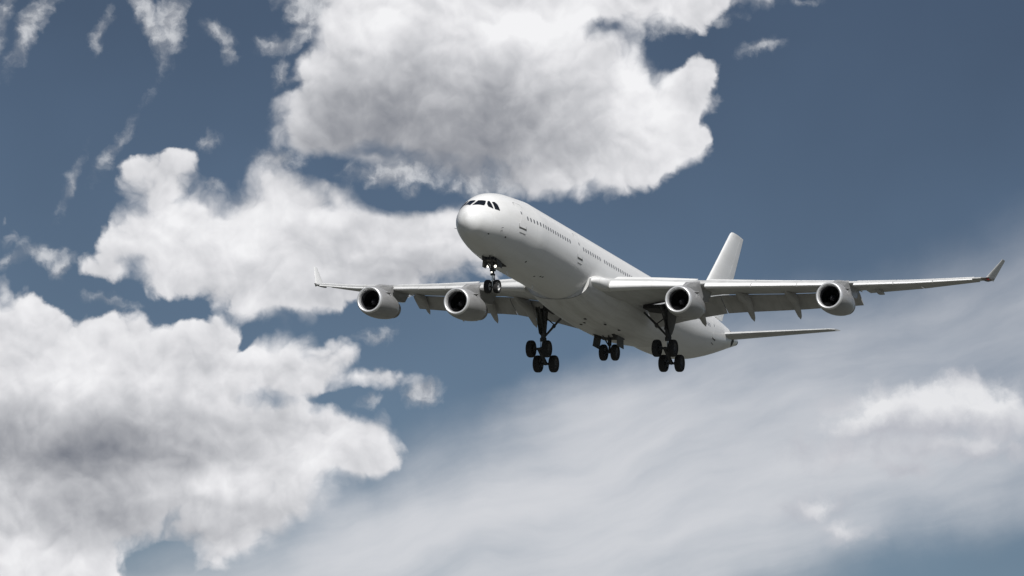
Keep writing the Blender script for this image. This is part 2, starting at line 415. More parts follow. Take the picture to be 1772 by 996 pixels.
# --- fuselage
X0 = .5
NX = [0, .06, .25, .6, 1.1, 1.7, 2.4, 3.2, 4.2, 5.5, 7, 9]
NT = [-.55, -.12, .20, .52, .82, 1.13, 1.64, 2.02, 2.30, 2.53, 2.66, 2.82]
NB = [-.55, -.86, -1.2, -1.56, -1.80, -2.0, -2.16, -2.30, -2.47, -2.62, -2.73, -2.82]
NW = [0, .26, .63, .98, 1.27, 1.55, 1.80, 2.02, 2.23, 2.44, 2.60, 2.82]
NZ = [-.55, -.55, -.54, -.5, -.45, -.4, -.32, -.25, -.18, -.1, -.03, 0]
TX = [42, 46, 50, 53, 56.5, 60, 61.8, 62.8]
TT = [2.82, 2.82, 2.82, 2.80, 2.70, 2.50, 2.33, 2.20]
TB = [-2.82, -2.62, -1.98, -1.25, -.25, .80, 1.33, 1.62]
TW = [2.82, 2.78, 2.55, 2.22, 1.66, .98, .58, .30]
TZ = [0, .05, .25, .5, .95, 1.6, 1.85, 1.91]
SN = np.sqrt(NX)
def prof(x):
    if x < X0+9:
        s = math.sqrt(max(x-X0, 0)); f = lambda a: float(pchip(SN, a, s)); return f(NT), f(NB), f(NW), f(NZ)
    f = lambda a: float(pchip([X0+9]+TX, [a[0]]+list(a), x)); return f(TT), f(TB), f(TW), f(TZ)
def surf(x, th, off=0.0):
    T, Bm, Wd, Z = prof(x); s = math.sin(th)
    p = Vector((x, Wd*math.cos(th), Z+(T-Z if s > 0 else Z-Bm)*s))
    if off:
        e = 1e-3
        a = surf(x+e, th)-surf(max(x-e, X0), th); b = surf(x, th+e)-surf(x, th-e)
        nn = b.cross(a).normalized()
        if nn.dot(Vector((0, math.cos(th), math.sin(th)))) < 0: nn = -nn
        p += nn*off
    return p
def side(x, z, s, off=0.0):
    """point on the skin at station x and height z on side s (-1 port, 1 starboard)"""
    T, Bm, Wd, Z = prof(x)
    r = (z-Z)/((T-Z) if z > Z else (Z-Bm)); th = math.asin(max(-1, min(1, r)))
    return surf(x, th if s > 0 else math.pi-th, off)
NTH = 96
def ring(x): return [surf(x, 2*math.pi*k/NTH) for k in range(NTH)]
xs = [X0+(i/44*3.0)**2 for i in range(1, 45)]
xs += list(np.linspace(X0+10, 42, 24)) + list(np.linspace(42.8, 62.0, 34))
mb = MB()
tip = [surf(X0, 0)]*NTH
mb.loft([tip]+[ring(x) for x in xs], caps=(False, False))
end = xs[-1]
fus = mb.build('fuselage', M['white'], root, angle=50)

# tail cone with the exhaust of the auxiliary power unit
mb = MB(); rs = [[surf(x, 2*math.pi*k/48) for k in range(48)] for x in (62.004, 62.3, 62.6, 62.8)]
mb.loft(rs, caps=(False, False))
c0 = sum(rs[-1], Vector())/48
inner = [[c0+(p-c0)*.8+Vector((dx, 0, 0)) for p in rs[-1]] for dx in (0, -.35)]
mb.loft([rs[-1]]+inner, caps=(False, True))
mb.build('tail_cone', M['nozzle'], root)

def skin_patch(name, pts, mat, parent, off=.012, thick=.03, sub=1):
    """pts: closed outline as (x, angle) on the skin -> thin raised patch following it"""
    P = []
    for i, a in enumerate(pts):
        b = pts[(i+1) % len(pts)]
        for k in range(sub): P.append((a[0]+(b[0]-a[0])*k/sub, a[1]+(b[1]-a[1])*k/sub))
    cx = sum(p[0] for p in P)/len(P); ct = sum(p[1] for p in P)/len(P)
    rings = []
    R = 5
    for i in range(R, 0, -1):
        rings.append([surf(cx+(p[0]-cx)*i/R, ct+(p[1]-ct)*i/R, off) for p in P])
    base = [surf(p[0], p[1], off-thick) for p in P]
    m_ = MB(); m_.loft([base]+rings, caps=(False, False))
    n_ = len(P); k = len(m_.v); m_.v.append(tuple(surf(cx, ct, off))); lo = k-n_
    m_.f += [(lo+j, lo+(j+1) % n_, k) for j in range(n_)]; m_.m += [0]*n_
    return m_.build(name, mat, parent, angle=50)

def round_poly(pts, r=.22, n=3):
    out = []
    L = len(pts)
    for i in range(L):
        p0 = pts[i-1]; p = pts[i]; p1 = pts[(i+1) % L]
        a = (p[0]+(p0[0]-p[0])*r, p[1]+(p0[1]-p[1])*r); b = (p[0]+(p1[0]-p[0])*r, p[1]+(p1[1]-p[1])*r)
        for k in range(n+1):
            t = k/n; out.append(((1-t)**2*a[0]+2*t*(1-t)*p[0]+t*t*b[0], (1-t)**2*a[1]+2*t*(1-t)*p[1]+t*t*b[1]))
    return out

# cockpit glazing: outlines as (station, angle round the body) on the port side
COCKPIT = [[(1.2, 1.64), (2.33, 1.62), (2.52, 1.99), (1.86, 2.19)], [(2.27, 2.15), (2.58, 2.05), (2.69, 2.1), (2.44, 2.56), (2.13, 2.33)], [(2.76, 2.215), (3.0, 2.27), (3.09, 2.43), (3.04, 2.72), (2.56, 2.6)]]
for outl in COCKPIT:
    for s in (-1, 1):
        pts = round_poly([(x, (th if s < 0 else math.pi-th)) for x, th in outl], .12, 3)
        w = skin_patch('cockpit_window', pts, M['glass'], fus, off=.012, sub=2)

# cabin windows
def side_poly(x0, x1, z0, z1, s, r=.4, n=3):
    pts = round_poly([(x0, z0), (x1, z0), (x1, z1), (x0, z1)], r, n)
    out = []
    for x, z in pts:
        T, Bm, Wd, Z = prof(x); q = (z-Z)/((T-Z) if z > Z else (Z-Bm)); th = math.asin(max(-1, min(1, q)))
        out.append((x, th if s > 0 else math.pi-th))
    return out
WZ = .76
wins = [x for a, b_ in ((7.0, 15.7), (18.6, 22.5), (23.4, 36.6), (38.6, 49.4)) for x in np.arange(a, b_, .533)]
for x in wins:
    skin_patch('cabin_window', side_poly(x-.115, x+.115, WZ-.165, WZ+.165, -1), M['cabin'], fus, off=.006, thick=.02)
mbs = MB()
for x in wins:
    q = side_poly(x-.125, x+.125, WZ-.185, WZ+.185, 1)
    mbs.add([surf(a, t_, .006) for a, t_ in q], [tuple(range(len(q)))])
o = mbs.build('starboard_cabin_windows', M['cabin'], fus); o['kind'] = 'stuff'

# doors
def door(x0, x1, z0, z1, s, name='door'):
    d = skin_patch(name, [p for p in side_poly(x0, x1, z0, z1, s, .12, 3)], M['white'], root, off=.010, thick=.03, sub=1)
    out_ = side_poly(x0-.05, x1+.05, z0-.04, z1+.04, s, .12, 3); in_ = side_poly(x0, x1, z0, z1, s, .12, 3)
    m_ = MB(); k = len(out_)
    m_.loft([[surf(a, t_, .005) for a, t_ in out_], [surf(a, t_, .007) for a, t_ in in_]], caps=(False, False))
    m_.build('door_seam', M['seam'], d)
    xc = (x0+x1)/2
    if z1-z0 > 1.5:
        skin_patch('door_window', side_poly(xc-.09, xc+.09, WZ+.12, WZ+.36, s), M['cabin'], d, off=.016, thick=.02)
    skin_patch('door_sill', side_poly(x0-.02, x1+.05, z0-.12, z0-.01, s, .05, 2), M['bay'], d, off=.018, thick=.04)
    skin_patch('scuff_plate', side_poly(x0+.15, x1+.0, z0-.46, z0-.39, s, .05, 2), M['seam'], d, off=.012, thick=.03)
    return d
for s in (-1, 1):
    door(5.5, 6.62, -.16, 1.72, s); door(17.15, 18.2, -.12, 1.75, s); door(37.2, 38.0, -.1, 1.5, s); door(50.2, 51.25, -.1, 1.75, s)

# small fittings under the fuselage
def blade(name, x, th, L, H, mat, s=None):
    p = surf(x, th); q = surf(x, th, 1.0); nn = (q-p).normalized()
    m_ = MB(); t = nn.cross(Vector((1, 0, 0))).normalized()
    def lens(c, l, w): return [c+Vector((l*math.cos(a)*.5, 0, 0))+t*(w*math.sin(a)) for a in np.linspace(0, 2*math.pi, 13)[:-1]]
    m_.loft([lens(p-nn*.02, L, .03), lens(p+nn*H+Vector((L*.35, 0, 0)), L*.55, .015)])
    return m_.build(name, mat, root)
blade('antenna', 9.5, R_(-90), .5, .38, M['white']); blade('antenna', 15.0, R_(-90), .45, .32, M['white'])
blade('antenna', 12.0, R_(90), .5, .35, M['white']); blade('antenna', 25.0, R_(90), .6, .4, M['white'])
for x, th in ((12.6, R_(-112)), (13.25, R_(-118)), (13.6, R_(-119)), (9.0, R_(-128)), (4.1, R_(-150)), (2.2, R_(-140))):
    q = [(x+.09*math.cos(a), th+.035*math.sin(a)) for a in np.linspace(0, 2*math.pi, 9)[:-1]]
    skin_patch('vent', q, M['dark'], root, off=.01, thick=.03)
for x, z, s in ((3.2, -.75, -1), (3.2, -1.0, -1), (3.3, -.75, 1)):
    p = side(x, z, s); m_ = MB(); n_ = Vector((0, s, 0))
    m_.tube(p, p+n_*.16, .018, .015, 8); m_.tube(p+n_*.16+Vector((.02, 0, 0)), p+n_*.16+Vector((-.2, 0, 0)), .014, .01, 8); m_.build('pitot_probe', M['gear'], root)

# --- belly fairing
BX = [20.45, 21.2, 22.5, 24.5, 27, 30, 33, 35.5, 37.5, 39.2, 40.6]
BA = [2.70, 2.82, 2.98, 3.10, 3.16, 3.18, 3.16, 3.05, 2.85, 2.5, 2.0]
BB = [2.835, 3.0, 3.22, 3.40, 3.52, 3.56, 3.52, 3.40, 3.20, 2.98, 2.80]
BH = [-1.2, -.9, -.7, -.6, -.6, -.6, -.6, -.6, -.8, -1.1, -1.5]
mb = MB(); rings = []
for x in np.linspace(20.45, 40.6, 48):
    a = float(pchip(BX, BA, x)); bb = float(pchip(BX, BB, x)); h = float(pchip(BX, BH, x))
    r = []
    for k in range(41):
        t = math.pi*k/40; cc, ss = math.cos(t), math.sin(t); e = 2/2.5
        r.append(Vector((x, a*abs(cc)**e*(1 if cc > 0 else -1), h-(bb+h)*abs(ss)**e)))
    r += [Vector((x, -a*.6, h+.5)), Vector((x, a*.6, h+.5))]
    rings.append(r)
mb.loft(rings)
belly = mb.build('belly_fairing', M['belly'], root, angle=40)
front = rings[0][:41]; q0 = [Vector((20.36, p.y*1.002, p.z*1.002)) for p in front]; q1 = [Vector((20.44, p.y*1.006, p.z*1.006)) for p in front]
mb = MB(); mb.loft([q0, q1], caps=(False, False), closed=False); mb.build('fairing_seal', M['seam'], belly)
for x, y in ((25.4, -.6), (26.6, -.1), (27.6, -1.5), (27.2, .4), (30.0, -1.8)):
    bb = float(pchip(BX, BB, x))
    MB().box((x, y, -bb+.0-.005 + (abs(y)/3.1)**2.5*.4), (.30, .16, .06)).build('vent', M['dark'], belly, smooth=False)

# --- wings
WY = [1.2, 2.2, 3.4, 6.0, 9.4, 14.5, 19.7, 24.0, 28.7, 29.3]
WXL = [19.6, 20.9, 22.5, 24.45, 26.95, 30.1, 33.3, 36.0, 39.0, 39.7]
WZL = [-1.55, -1.42, -1.15, -.75, -.32, .28, .93, 1.55, 2.38, 2.55]
WXT = [34.0, 33.95, 33.9, 34.1, 34.6, 36.5, 38.4, 39.95, 41.55, 41.8]
WZT = [-1.25, -1.15, -.95, -.35, .22, .62, 1.2, 1.85, 2.72, 2.85]
WTC = [.14, .135, .125, .115, .105, .10, .095, .09, .085, .08]
lin = lambda a, y: float(np.interp(y, WY, a))
def th_(s): return 5*(.2969*math.sqrt(max(s, 0))-.126*s-.3516*s*s+.2843*s**3-.1015*s**4)
def wpt(y, s, side_, up_=True, dz=0.0, dn=0.0):
    y_ = abs(y); xl, zl, xt, zt, tc_ = (lin(a, y_) for a in (WXL, WZL, WXT, WZT, WTC))
    c_ = xt-xl; t = th_(s)*tc_*c_
    z = zl+(zt-zl)*s + (1 if up_ else -1)*t*(1.0 if up_ else .92)+ .012*c_*math.sin(math.pi*s)
    return Vector((xl+c_*s, side_*y_, z))
NS = [0, .003, .01, .022, .04, .065, .1, .15, .22, .32, .42, .52, .62, .7]
def make_wing(sd):
    mb = MB(); rings = []
    ys = [1.2, 2.2, 2.8, 3.4, 4.7, 6, 7.7, 9.4, 12, 14.5, 17, 19.35, 19.45, 21.8, 24, 26.3, 28.5, 28.9]
    for y in ys:
        ucut = .86 if y < 19.4 else .76; lcut = .78 if y < 19.4 else .75
        if y > 28.3: ucut = lcut = .985
        s_u = [s for s in NS if s < ucut-.02]+[(.7+ucut)/2, ucut]
        s_l = [s for s in NS if s < lcut-.02][1:]+[(.7+lcut)/2, lcut]
        r = [wpt(y, s, sd, True) for s in reversed(s_u)]+[wpt(y, s, sd, False) for s in s_l]
        a = wpt(y, ucut, sd, True); r.append(Vector((a.x, a.y, a.z-.04 if ucut < .9 else a.z-.01)))
        rings.append(r)
    mb.loft(rings)
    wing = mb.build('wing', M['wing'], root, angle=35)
    # rounded glove where the leading edge meets the body
    mb = MB(); rings = []
    for y, xl, c_, zc, h in ((2.2, 20.3, 4.6, -1.32, .50), (2.75, 20.6, 4.4, -1.28, .54), (3.1, 21.1, 4.0, -1.22, .54), (3.35, 21.75, 3.4, -1.2, .50), (3.5, 22.4, 2.8, -1.12, .42)):
        rings.append([Vector((xl+c_*(.5-.5*math.cos(a)), sd*y, zc+h*math.sin(a)*(.55+.45*math.cos(a/2 if a < math.pi else (2*math.pi-a)/2)))) for a in np.linspace(0, 2*math.pi, 33)[:-1]])
    mb.loft(rings); mb.build('root_fairing', M['slat'], wing, angle=40)
    # slats
    def slat(y0, y1):
        mb = MB(); rings = []
        for y in np.linspace(y0, y1, 5):
            c_ = lin(WXT, y)-lin(WXL, y); w = .20 if y < 9 else .23 if y < 20 else .26
            w = max(w*c_, .62)/c_
            k = [1, .8, .6, .42, .28, .17, .09, .04, .012, 0]
            outer = [wpt(y, w*q, sd, True) for q in k]+[wpt(y, w*q, sd, False) for q in (.012, .04, .09, .18, .32)]
            piv = wpt(y, w, sd, True); Rm = Matrix.Rotation(R_(-11), 3, 'Y')
            mv = Vector((-.05*c_, 0, .006*c_))
            outer = [piv+Rm @ (p-piv)+mv for p in outer]
            cc_ = outer[6]*.5+outer[-1]*.5
            inner = [outer[-1]+Vector((.02, 0, .03)), outer[11]*.55+outer[5]*.45+Vector((.02*c_, 0, 0)), outer[3]*.8+outer[-1]*.2, outer[1]+Vector((0, 0, -.05))]
            rings.append(outer+inner)
        mb.loft(rings); return mb.build('slat', M['slat'], wing, angle=35)
    for a, b_ in ((3.62, 9.0), (9.9, 13.05), (13.1, 16.2), (16.25, 19.2), (20.15, 22.85), (22.9, 25.6), (25.65, 28.35)): slat(a, b_)
    # flaps and ailerons
    def flap(y0, y1, c0, c1, defl, name='flap', nseg=6):
        mb = MB(); rings = []
        for y in np.linspace(y0, y1, nseg):
            cf = c0+(c1-c0)*(y-y0)/(y1-y0)
            o_ = wpt(y, .83, sd, False); o_ = Vector((o_.x+.08, o_.y, o_.z-.02))
            r = []
            for a in np.linspace(0, 2*math.pi, 29)[:-1]:
                s = .5-.5*math.cos(a); t = th_(s)*.15*cf*(1 if a < math.pi else -.6)
                p = Matrix.Rotation(R_(defl), 3, 'Y') @ Vector((s*cf, 0, t))
                r.append(o_+p)
            rings.append(r)
        mb.loft(rings); return mb.build(name, M['flap'], wing, angle=45)
    flap(3.3, 9.05, 2.75, 2.3, 27); flap(9.12, 19.3, 2.3, 1.75, 27, nseg=8)
    def aileron(y0, y1):
        mb = MB(); rings = []
        for y in np.linspace(y0, y1, 4):
            r = [wpt(y, s, sd, True) for s in (.765, .82, .9, 1.0)]+[wpt(y, s, sd, False) for s in (.97, .9, .82, .765)]
            piv = wpt(y, .765, sd, True); Rm = Matrix.Rotation(R_(6), 3, 'Y')
            rings.append([piv+Rm @ (p-piv)+Vector((.03, 0, 0)) for p in r])
        mb.loft(rings); mb.build('aileron', M['wing'], wing)
    aileron(20.0, 24.0); aileron(24.06, 28.25)
    # flap track fairings
    for y, lenf, big in ((7.3, 5.4, 1.2), (11.1, 4.8, 1.15), (14.6, 4.3, 1.08), (18.1, 3.6, .82), (20.9, 2.4, .6)):
        xt, zt = lin(WXT, y), lin(WZT, y)
        tipx = xt+.75*big; fl = 1.0 if y < 19.5 else .25
        tipz = zt-1.75*big*fl
        x0 = tipx-lenf; rings = []
        s0 = (x0-lin(WXL, y))/(xt-lin(WXL, y))
        for k in range(15):
            u = k/14; x = x0+lenf*u
            su = min(s0+(u*lenf)/(xt-lin(WXL, y)), .78); zl_ = wpt(y, su, sd, False).z
            ub = max(0, (u-.48)/.52)
            zt_ = zl_+.12-(zl_+.05-tipz)*ub**1.25
            dep = .80*big*math.sin(math.pi*min(1, u*.92+.03))**.75*(1-.55*ub)
            hw = .33*big*math.sin(math.pi*min(1, max(.02, u*.96+.02)))**.6+.012
            if k == 14: dep = .04; hw = .015
            rings.append([Vector((x, sd*y+hw*math.cos(a)*(1 if math.sin(a) < 0 else .9), zt_-dep*(.5-.5*math.sin(a)))) for a in np.linspace(0, 2*math.pi, 15)[:-1]])
        mb = MB(); mb.loft(rings); mb.build('flap_track_fairing', M['flap'], wing, angle=50)
    # wing tip and winglet
    mb = MB(); rings = []
    for y, xl, c_, z0 in ((28.9, 39.25, 2.35, 2.44), (29.15, 39.6, 2.1, 2.52), (29.35, 39.9, 1.8, 2.64)):
        rings.append([Vector((xl+c_*(.5-.5*math.cos(a)), sd*y, z0+.2*(.5-.5*math.cos(a))+c_*.045*math.sin(a))) for a in np.linspace(0, 2*math.pi, 21)[:-1]])
    mb.loft(rings); mb.build('wing_tip', M['nozzle'], wing)
    mb = MB(); rings = []
    for u in np.linspace(0, 1, 6):
        y = 29.2+.85*u; z = 2.66+1.72*u; xl = 39.85+1.35*u; c_ = 1.95-1.2*u
        n2 = Vector((0, -math.cos(R_(26)), math.sin(R_(26))))
        rings.append([Vector((xl+c_*(.5-.5*math.cos(a)), sd*(y+n2.y*c_*.04*math.sin(a)), z+n2.z*c_*.04*math.sin(a))) for a in np.linspace(0, 2*math.pi, 21)[:-1]])
    mb.loft(rings); mb.build('winglet', M['slat'], wing)
    MB().tube((39.85, sd*29.2, 2.5), (40.15, sd*29.28, 2.5), .03, .07, 10).build('navigation_light', M['red'] if sd < 0 else M['green'], wing)
    # static wicks
    for y in (22, 24.5, 27):
        p = wpt(y, 1.0, sd, False); MB().tube(p, p+Vector((.35, 0, -.03)), .012, .006, 6).build('static_wick', M['dark'], wing)
    return wing
wings = {s: make_wing(s) for s in (-1, 1)}

# --- engines
def make_engine(x, y, z, sd):
    e = bpy.data.objects.new('engine', None); C.objects.link(e); e.parent = root; e.location = (x, sd*y, z); e.empty_display_size = 1
    e.rotation_euler = (0, R_(-1.5), R_(-1.2)*sd)
    O = (0, 0, 0)
    outer = [(.20, 1.115), (.45, 1.175), (.9, 1.225), (1.5, 1.24), (2.2, 1.21), (2.9, 1.14), (3.6, 1.03), (4.15, .925), (4.2, .90)]
    mb = MB(); mb.revolve(outer, O, n=72); mb.revolve([(4.2, .90), (4.0, .86)], O, n=72)
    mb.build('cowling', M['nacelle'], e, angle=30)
    lip = [(.20, 1.117), (.10, 1.085), (.03, 1.045), (0, .995), (.02, .94), (.09, .885), (.2, .85), (.36, .835)]
    MB().revolve(lip, O, n=72).build('intake_lip', M['lip'], e, angle=60)
    MB().revolve([(.36, .835), (.6, .84), (.95, .88), (1.3, .91)], O, n=72).build('intake_duct', M['duct'], e)
    # fan
    mb = MB(); nb = 34
    for k in range(nb):
        a = 2*math.pi*k/nb; rows = []
        for j in range(6):
            r = .27+(.90-.27)*j/5; tw = R_(30+32*j/5); ch = .16+.05*j/5
            d = ch*.5; t = a+.10*math.sin(j/5*2)
            er = Vector((0, math.cos(t), math.sin(t))); et = Vector((0, -math.sin(t), math.cos(t)))
            c_ = er*r+Vector((1.12, 0, 0)); dv = Vector((math.cos(tw), 0, 0))*d+et*(math.sin(tw)*d)
            rows.append([c_-dv, c_+dv, c_+dv*.9+Vector((.012, 0, 0)), c_-dv*.9+Vector((.012, 0, 0))])
        mb.loft(rows)
    mb.revolve([(1.26, .0), (1.26, .905)], O, n=48)
    mb.build('fan', M['fan'], e, angle=40)
    MB().revolve([(.72, .0), (.74, .04), (.82, .11), (.95, .19), (1.1, .26), (1.2, .29)], O, n=32).build('spinner', M['spinner'], e)
    mb = MB(); mb.revolve([(4.02, .84), (4.5, .80), (5.0, .715), (5.02, .70), (4.9, .69), (4.3, .70)], O, n=48)
    mb.revolve([(4.3, .70), (4.3, .0)], O, n=48)
    mb.build('exhaust_nozzle', M['nozzle'], e, angle=40)
    MB().revolve([(4.3, .35), (4.7, .28), (5.0, .16), (5.2, .0)], O, n=32).build('exhaust_cone', M['nozzle'], e)
    # strake and latch line
    for q in (-1, 1):
        a = R_(38); er = Vector((0, q*math.cos(a), math.sin(a))); m_ = MB()
        pr_ = [Vector((1.0, 0, 0))+er*1.22, Vector((1.9, 0, 0))+er*1.21, Vector((1.9, 0, 0))+er*1.42, Vector((1.75, 0, 0))+er*1.44]
        tv = Vector((0, -er.z, er.y))*.02
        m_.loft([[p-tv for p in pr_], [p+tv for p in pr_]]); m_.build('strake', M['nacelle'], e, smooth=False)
    # pylon, in engine coordinates
    zle = lin(WZL, y)-z; xle = lin(WXL, y)-x; ctip = lin(WXT, y)-x
    st = [(.95, 1.10, 1.22, .05), (1.4, 1.12, 1.40, .15), (2.2, 1.05, zle*.5+1.35*.5, .21), (xle-.25, .9, zle-.02, .24), (xle+.35, .82, zle+.12, .25), (xle+1.3, .78, zle+.1, .25),
          (4.6, .74, None, .24), (xle+2.6 if xle+2.6 > 4.7 else 4.9, .95, None, .2), (xle+3.6 if xle+3.6 > 4.7 else 5.4, None, None, .12), (xle+4.6, None, None, .03)]
    st = sorted(st, key=lambda q: q[0]); rings = []
    for (xx, zb, zt_, hw) in st:
        frac = max(0.02, (xx-xle)/(ctip-xle))
        zw = wpt(y, min(frac, .75), sd, False).z-z
        if zt_ is None or xx > xle+.6: zt_ = zw+.18
        if zb is None: zb = zw-.18
        if zb > zt_-.1: zb = zt_-.1
        rings.append([Vector((xx, -hw, zb)), Vector((xx, -hw, zt_-.08)), Vector((xx, -hw*.5, zt_)), Vector((xx, hw*.5, zt_)), Vector((xx, hw, zt_-.08)), Vector((xx, hw, zb)), Vector((xx, 0, zb-.03))])
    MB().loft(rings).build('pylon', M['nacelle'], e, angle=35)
    return e
for s in (-1, 1):
    make_engine(22.47, 9.39, -2.50, s); make_engine(28.96, 19.67, -.98, s)

# --- fin and tailplanes
def panel(name, st, mat, parent, tc_=.09, cut0=0.0, cut1=1.0, vertical=False, inc=0.0):
    mb = MB(); rings = []
    for (p, c_) in st:
        r = []
        S_ = [cut0+(cut1-cut0)*(.5-.5*math.cos(math.pi*k/14)) for k in range(15)]
        for s in reversed(S_): r.append((s, 1))
        for s in S_[1 if cut0 == 0 else 0:(-1 if cut1 == 1 else None)]: r.append((s, -1))
        rr = []
        for s, q in r:
            t = th_(s)*tc_*c_*q
            rr.append(Vector((p[0]+s*c_, p[1]+(t if vertical else 0), p[2]+(0 if vertical else t)+inc*s*c_)))
        rings.append(rr)
    mb.loft(rings); return mb.build(name, mat, parent, angle=35)
fin_st = [((51.0, 0, 2.3), 9.0), ((51.8, 0, 2.85), 8.2), ((53.2, 0, 4.2), 7.2), ((60.0, 0, 10.9), 3.55)]
fin_st = [((x_, 0, z_), c_) for (x_, z_, c_) in [(49.6, 2.55, 9.6), (51.9, 3.05, 7.4), (53.0, 3.9, 6.8), (56.8, 7.6, 5.0), (60.1, 10.85, 3.3), (60.45, 11.0, 3.0)]]
fin = panel('vertical_fin', fin_st, M['white'], root, .09, 0, .70, True)
panel('rudder', [((x_ + .012, y_, z_), c_) for ((x_, y_, z_), c_) in fin_st[1:]], M['white'], fin, .09, .703, 1.0, True)
for s in (-1, 1):
    st = [((54.2, s*.9, .95), 6.3), ((54.6, s*1.3, 1.02), 6.1), ((57.4, s*5.5, 1.78), 4.2), ((59.9, s*9.3, 2.45), 2.35), ((60.4, s*9.7, 2.52), 1.7)]
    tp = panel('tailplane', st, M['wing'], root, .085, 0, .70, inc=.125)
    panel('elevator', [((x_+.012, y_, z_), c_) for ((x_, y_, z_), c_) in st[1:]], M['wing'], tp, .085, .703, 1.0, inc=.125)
    # near-black patch on the skin where the tailplane pivots
    skin_patch('tailplane_root_patch', side_poly(58.2, 59.9, .95, 2.1, s, .1, 2), M['dark'], root, off=.008, thick=.02, sub=3)

# --- landing gear
def wheel_mesh(name, r, w, hub_mat):
    mb = MB(); h = w/2
    tp_ = [(-h*.72, r*.56), (-h*.95, r*.66), (-h, r*.8), (-h*.9, r*.92), (-h*.62, r*.985), (-h*.2, r), (-h*.18, r*.985), (-h*.14, r), (h*.14, r), (h*.18, r*.985), (h*.2, r), (h*.62, r*.985), (h*.9, r*.92), (h, r*.8), (h*.95, r*.66), (h*.72, r*.56)]
    mb.revolve(tp_, (0, 0, 0), axis='Y', n=48, mat=0)
    hb = [(-h*.72, r*.56), (-h*.6, r*.5), (-h*.35, r*.42), (-h*.30, r*.2), (-h*.6, r*.17), (-h*.62, 0)]
    mb.revolve(hb, (0, 0, 0), axis='Y', n=48, mat=1)
    mb.revolve([(-a, b_) for a, b_ in hb], (0, 0, 0), axis='Y', n=48, mat=1)
    o = mb.build(name, [M['tyre'], hub_mat], None, angle=35)
    for p in o.data.polygons: p.material_index = 0 if math.hypot(p.center.x, p.center.z) > r*.555 else 1
    return o
def place(src, first, loc, parent):
    o = src if first else src.copy()
    if not first: C.objects.link(o)
    o.location = loc; o.parent = parent
    return o
main_wheel = wheel_mesh('wheel', .70, .52, M['rim']); used = [False]
def wheel_at(loc, parent):
    o = place(main_wheel, not used[0], loc, parent); used[0] = True; return o
TILT = .47
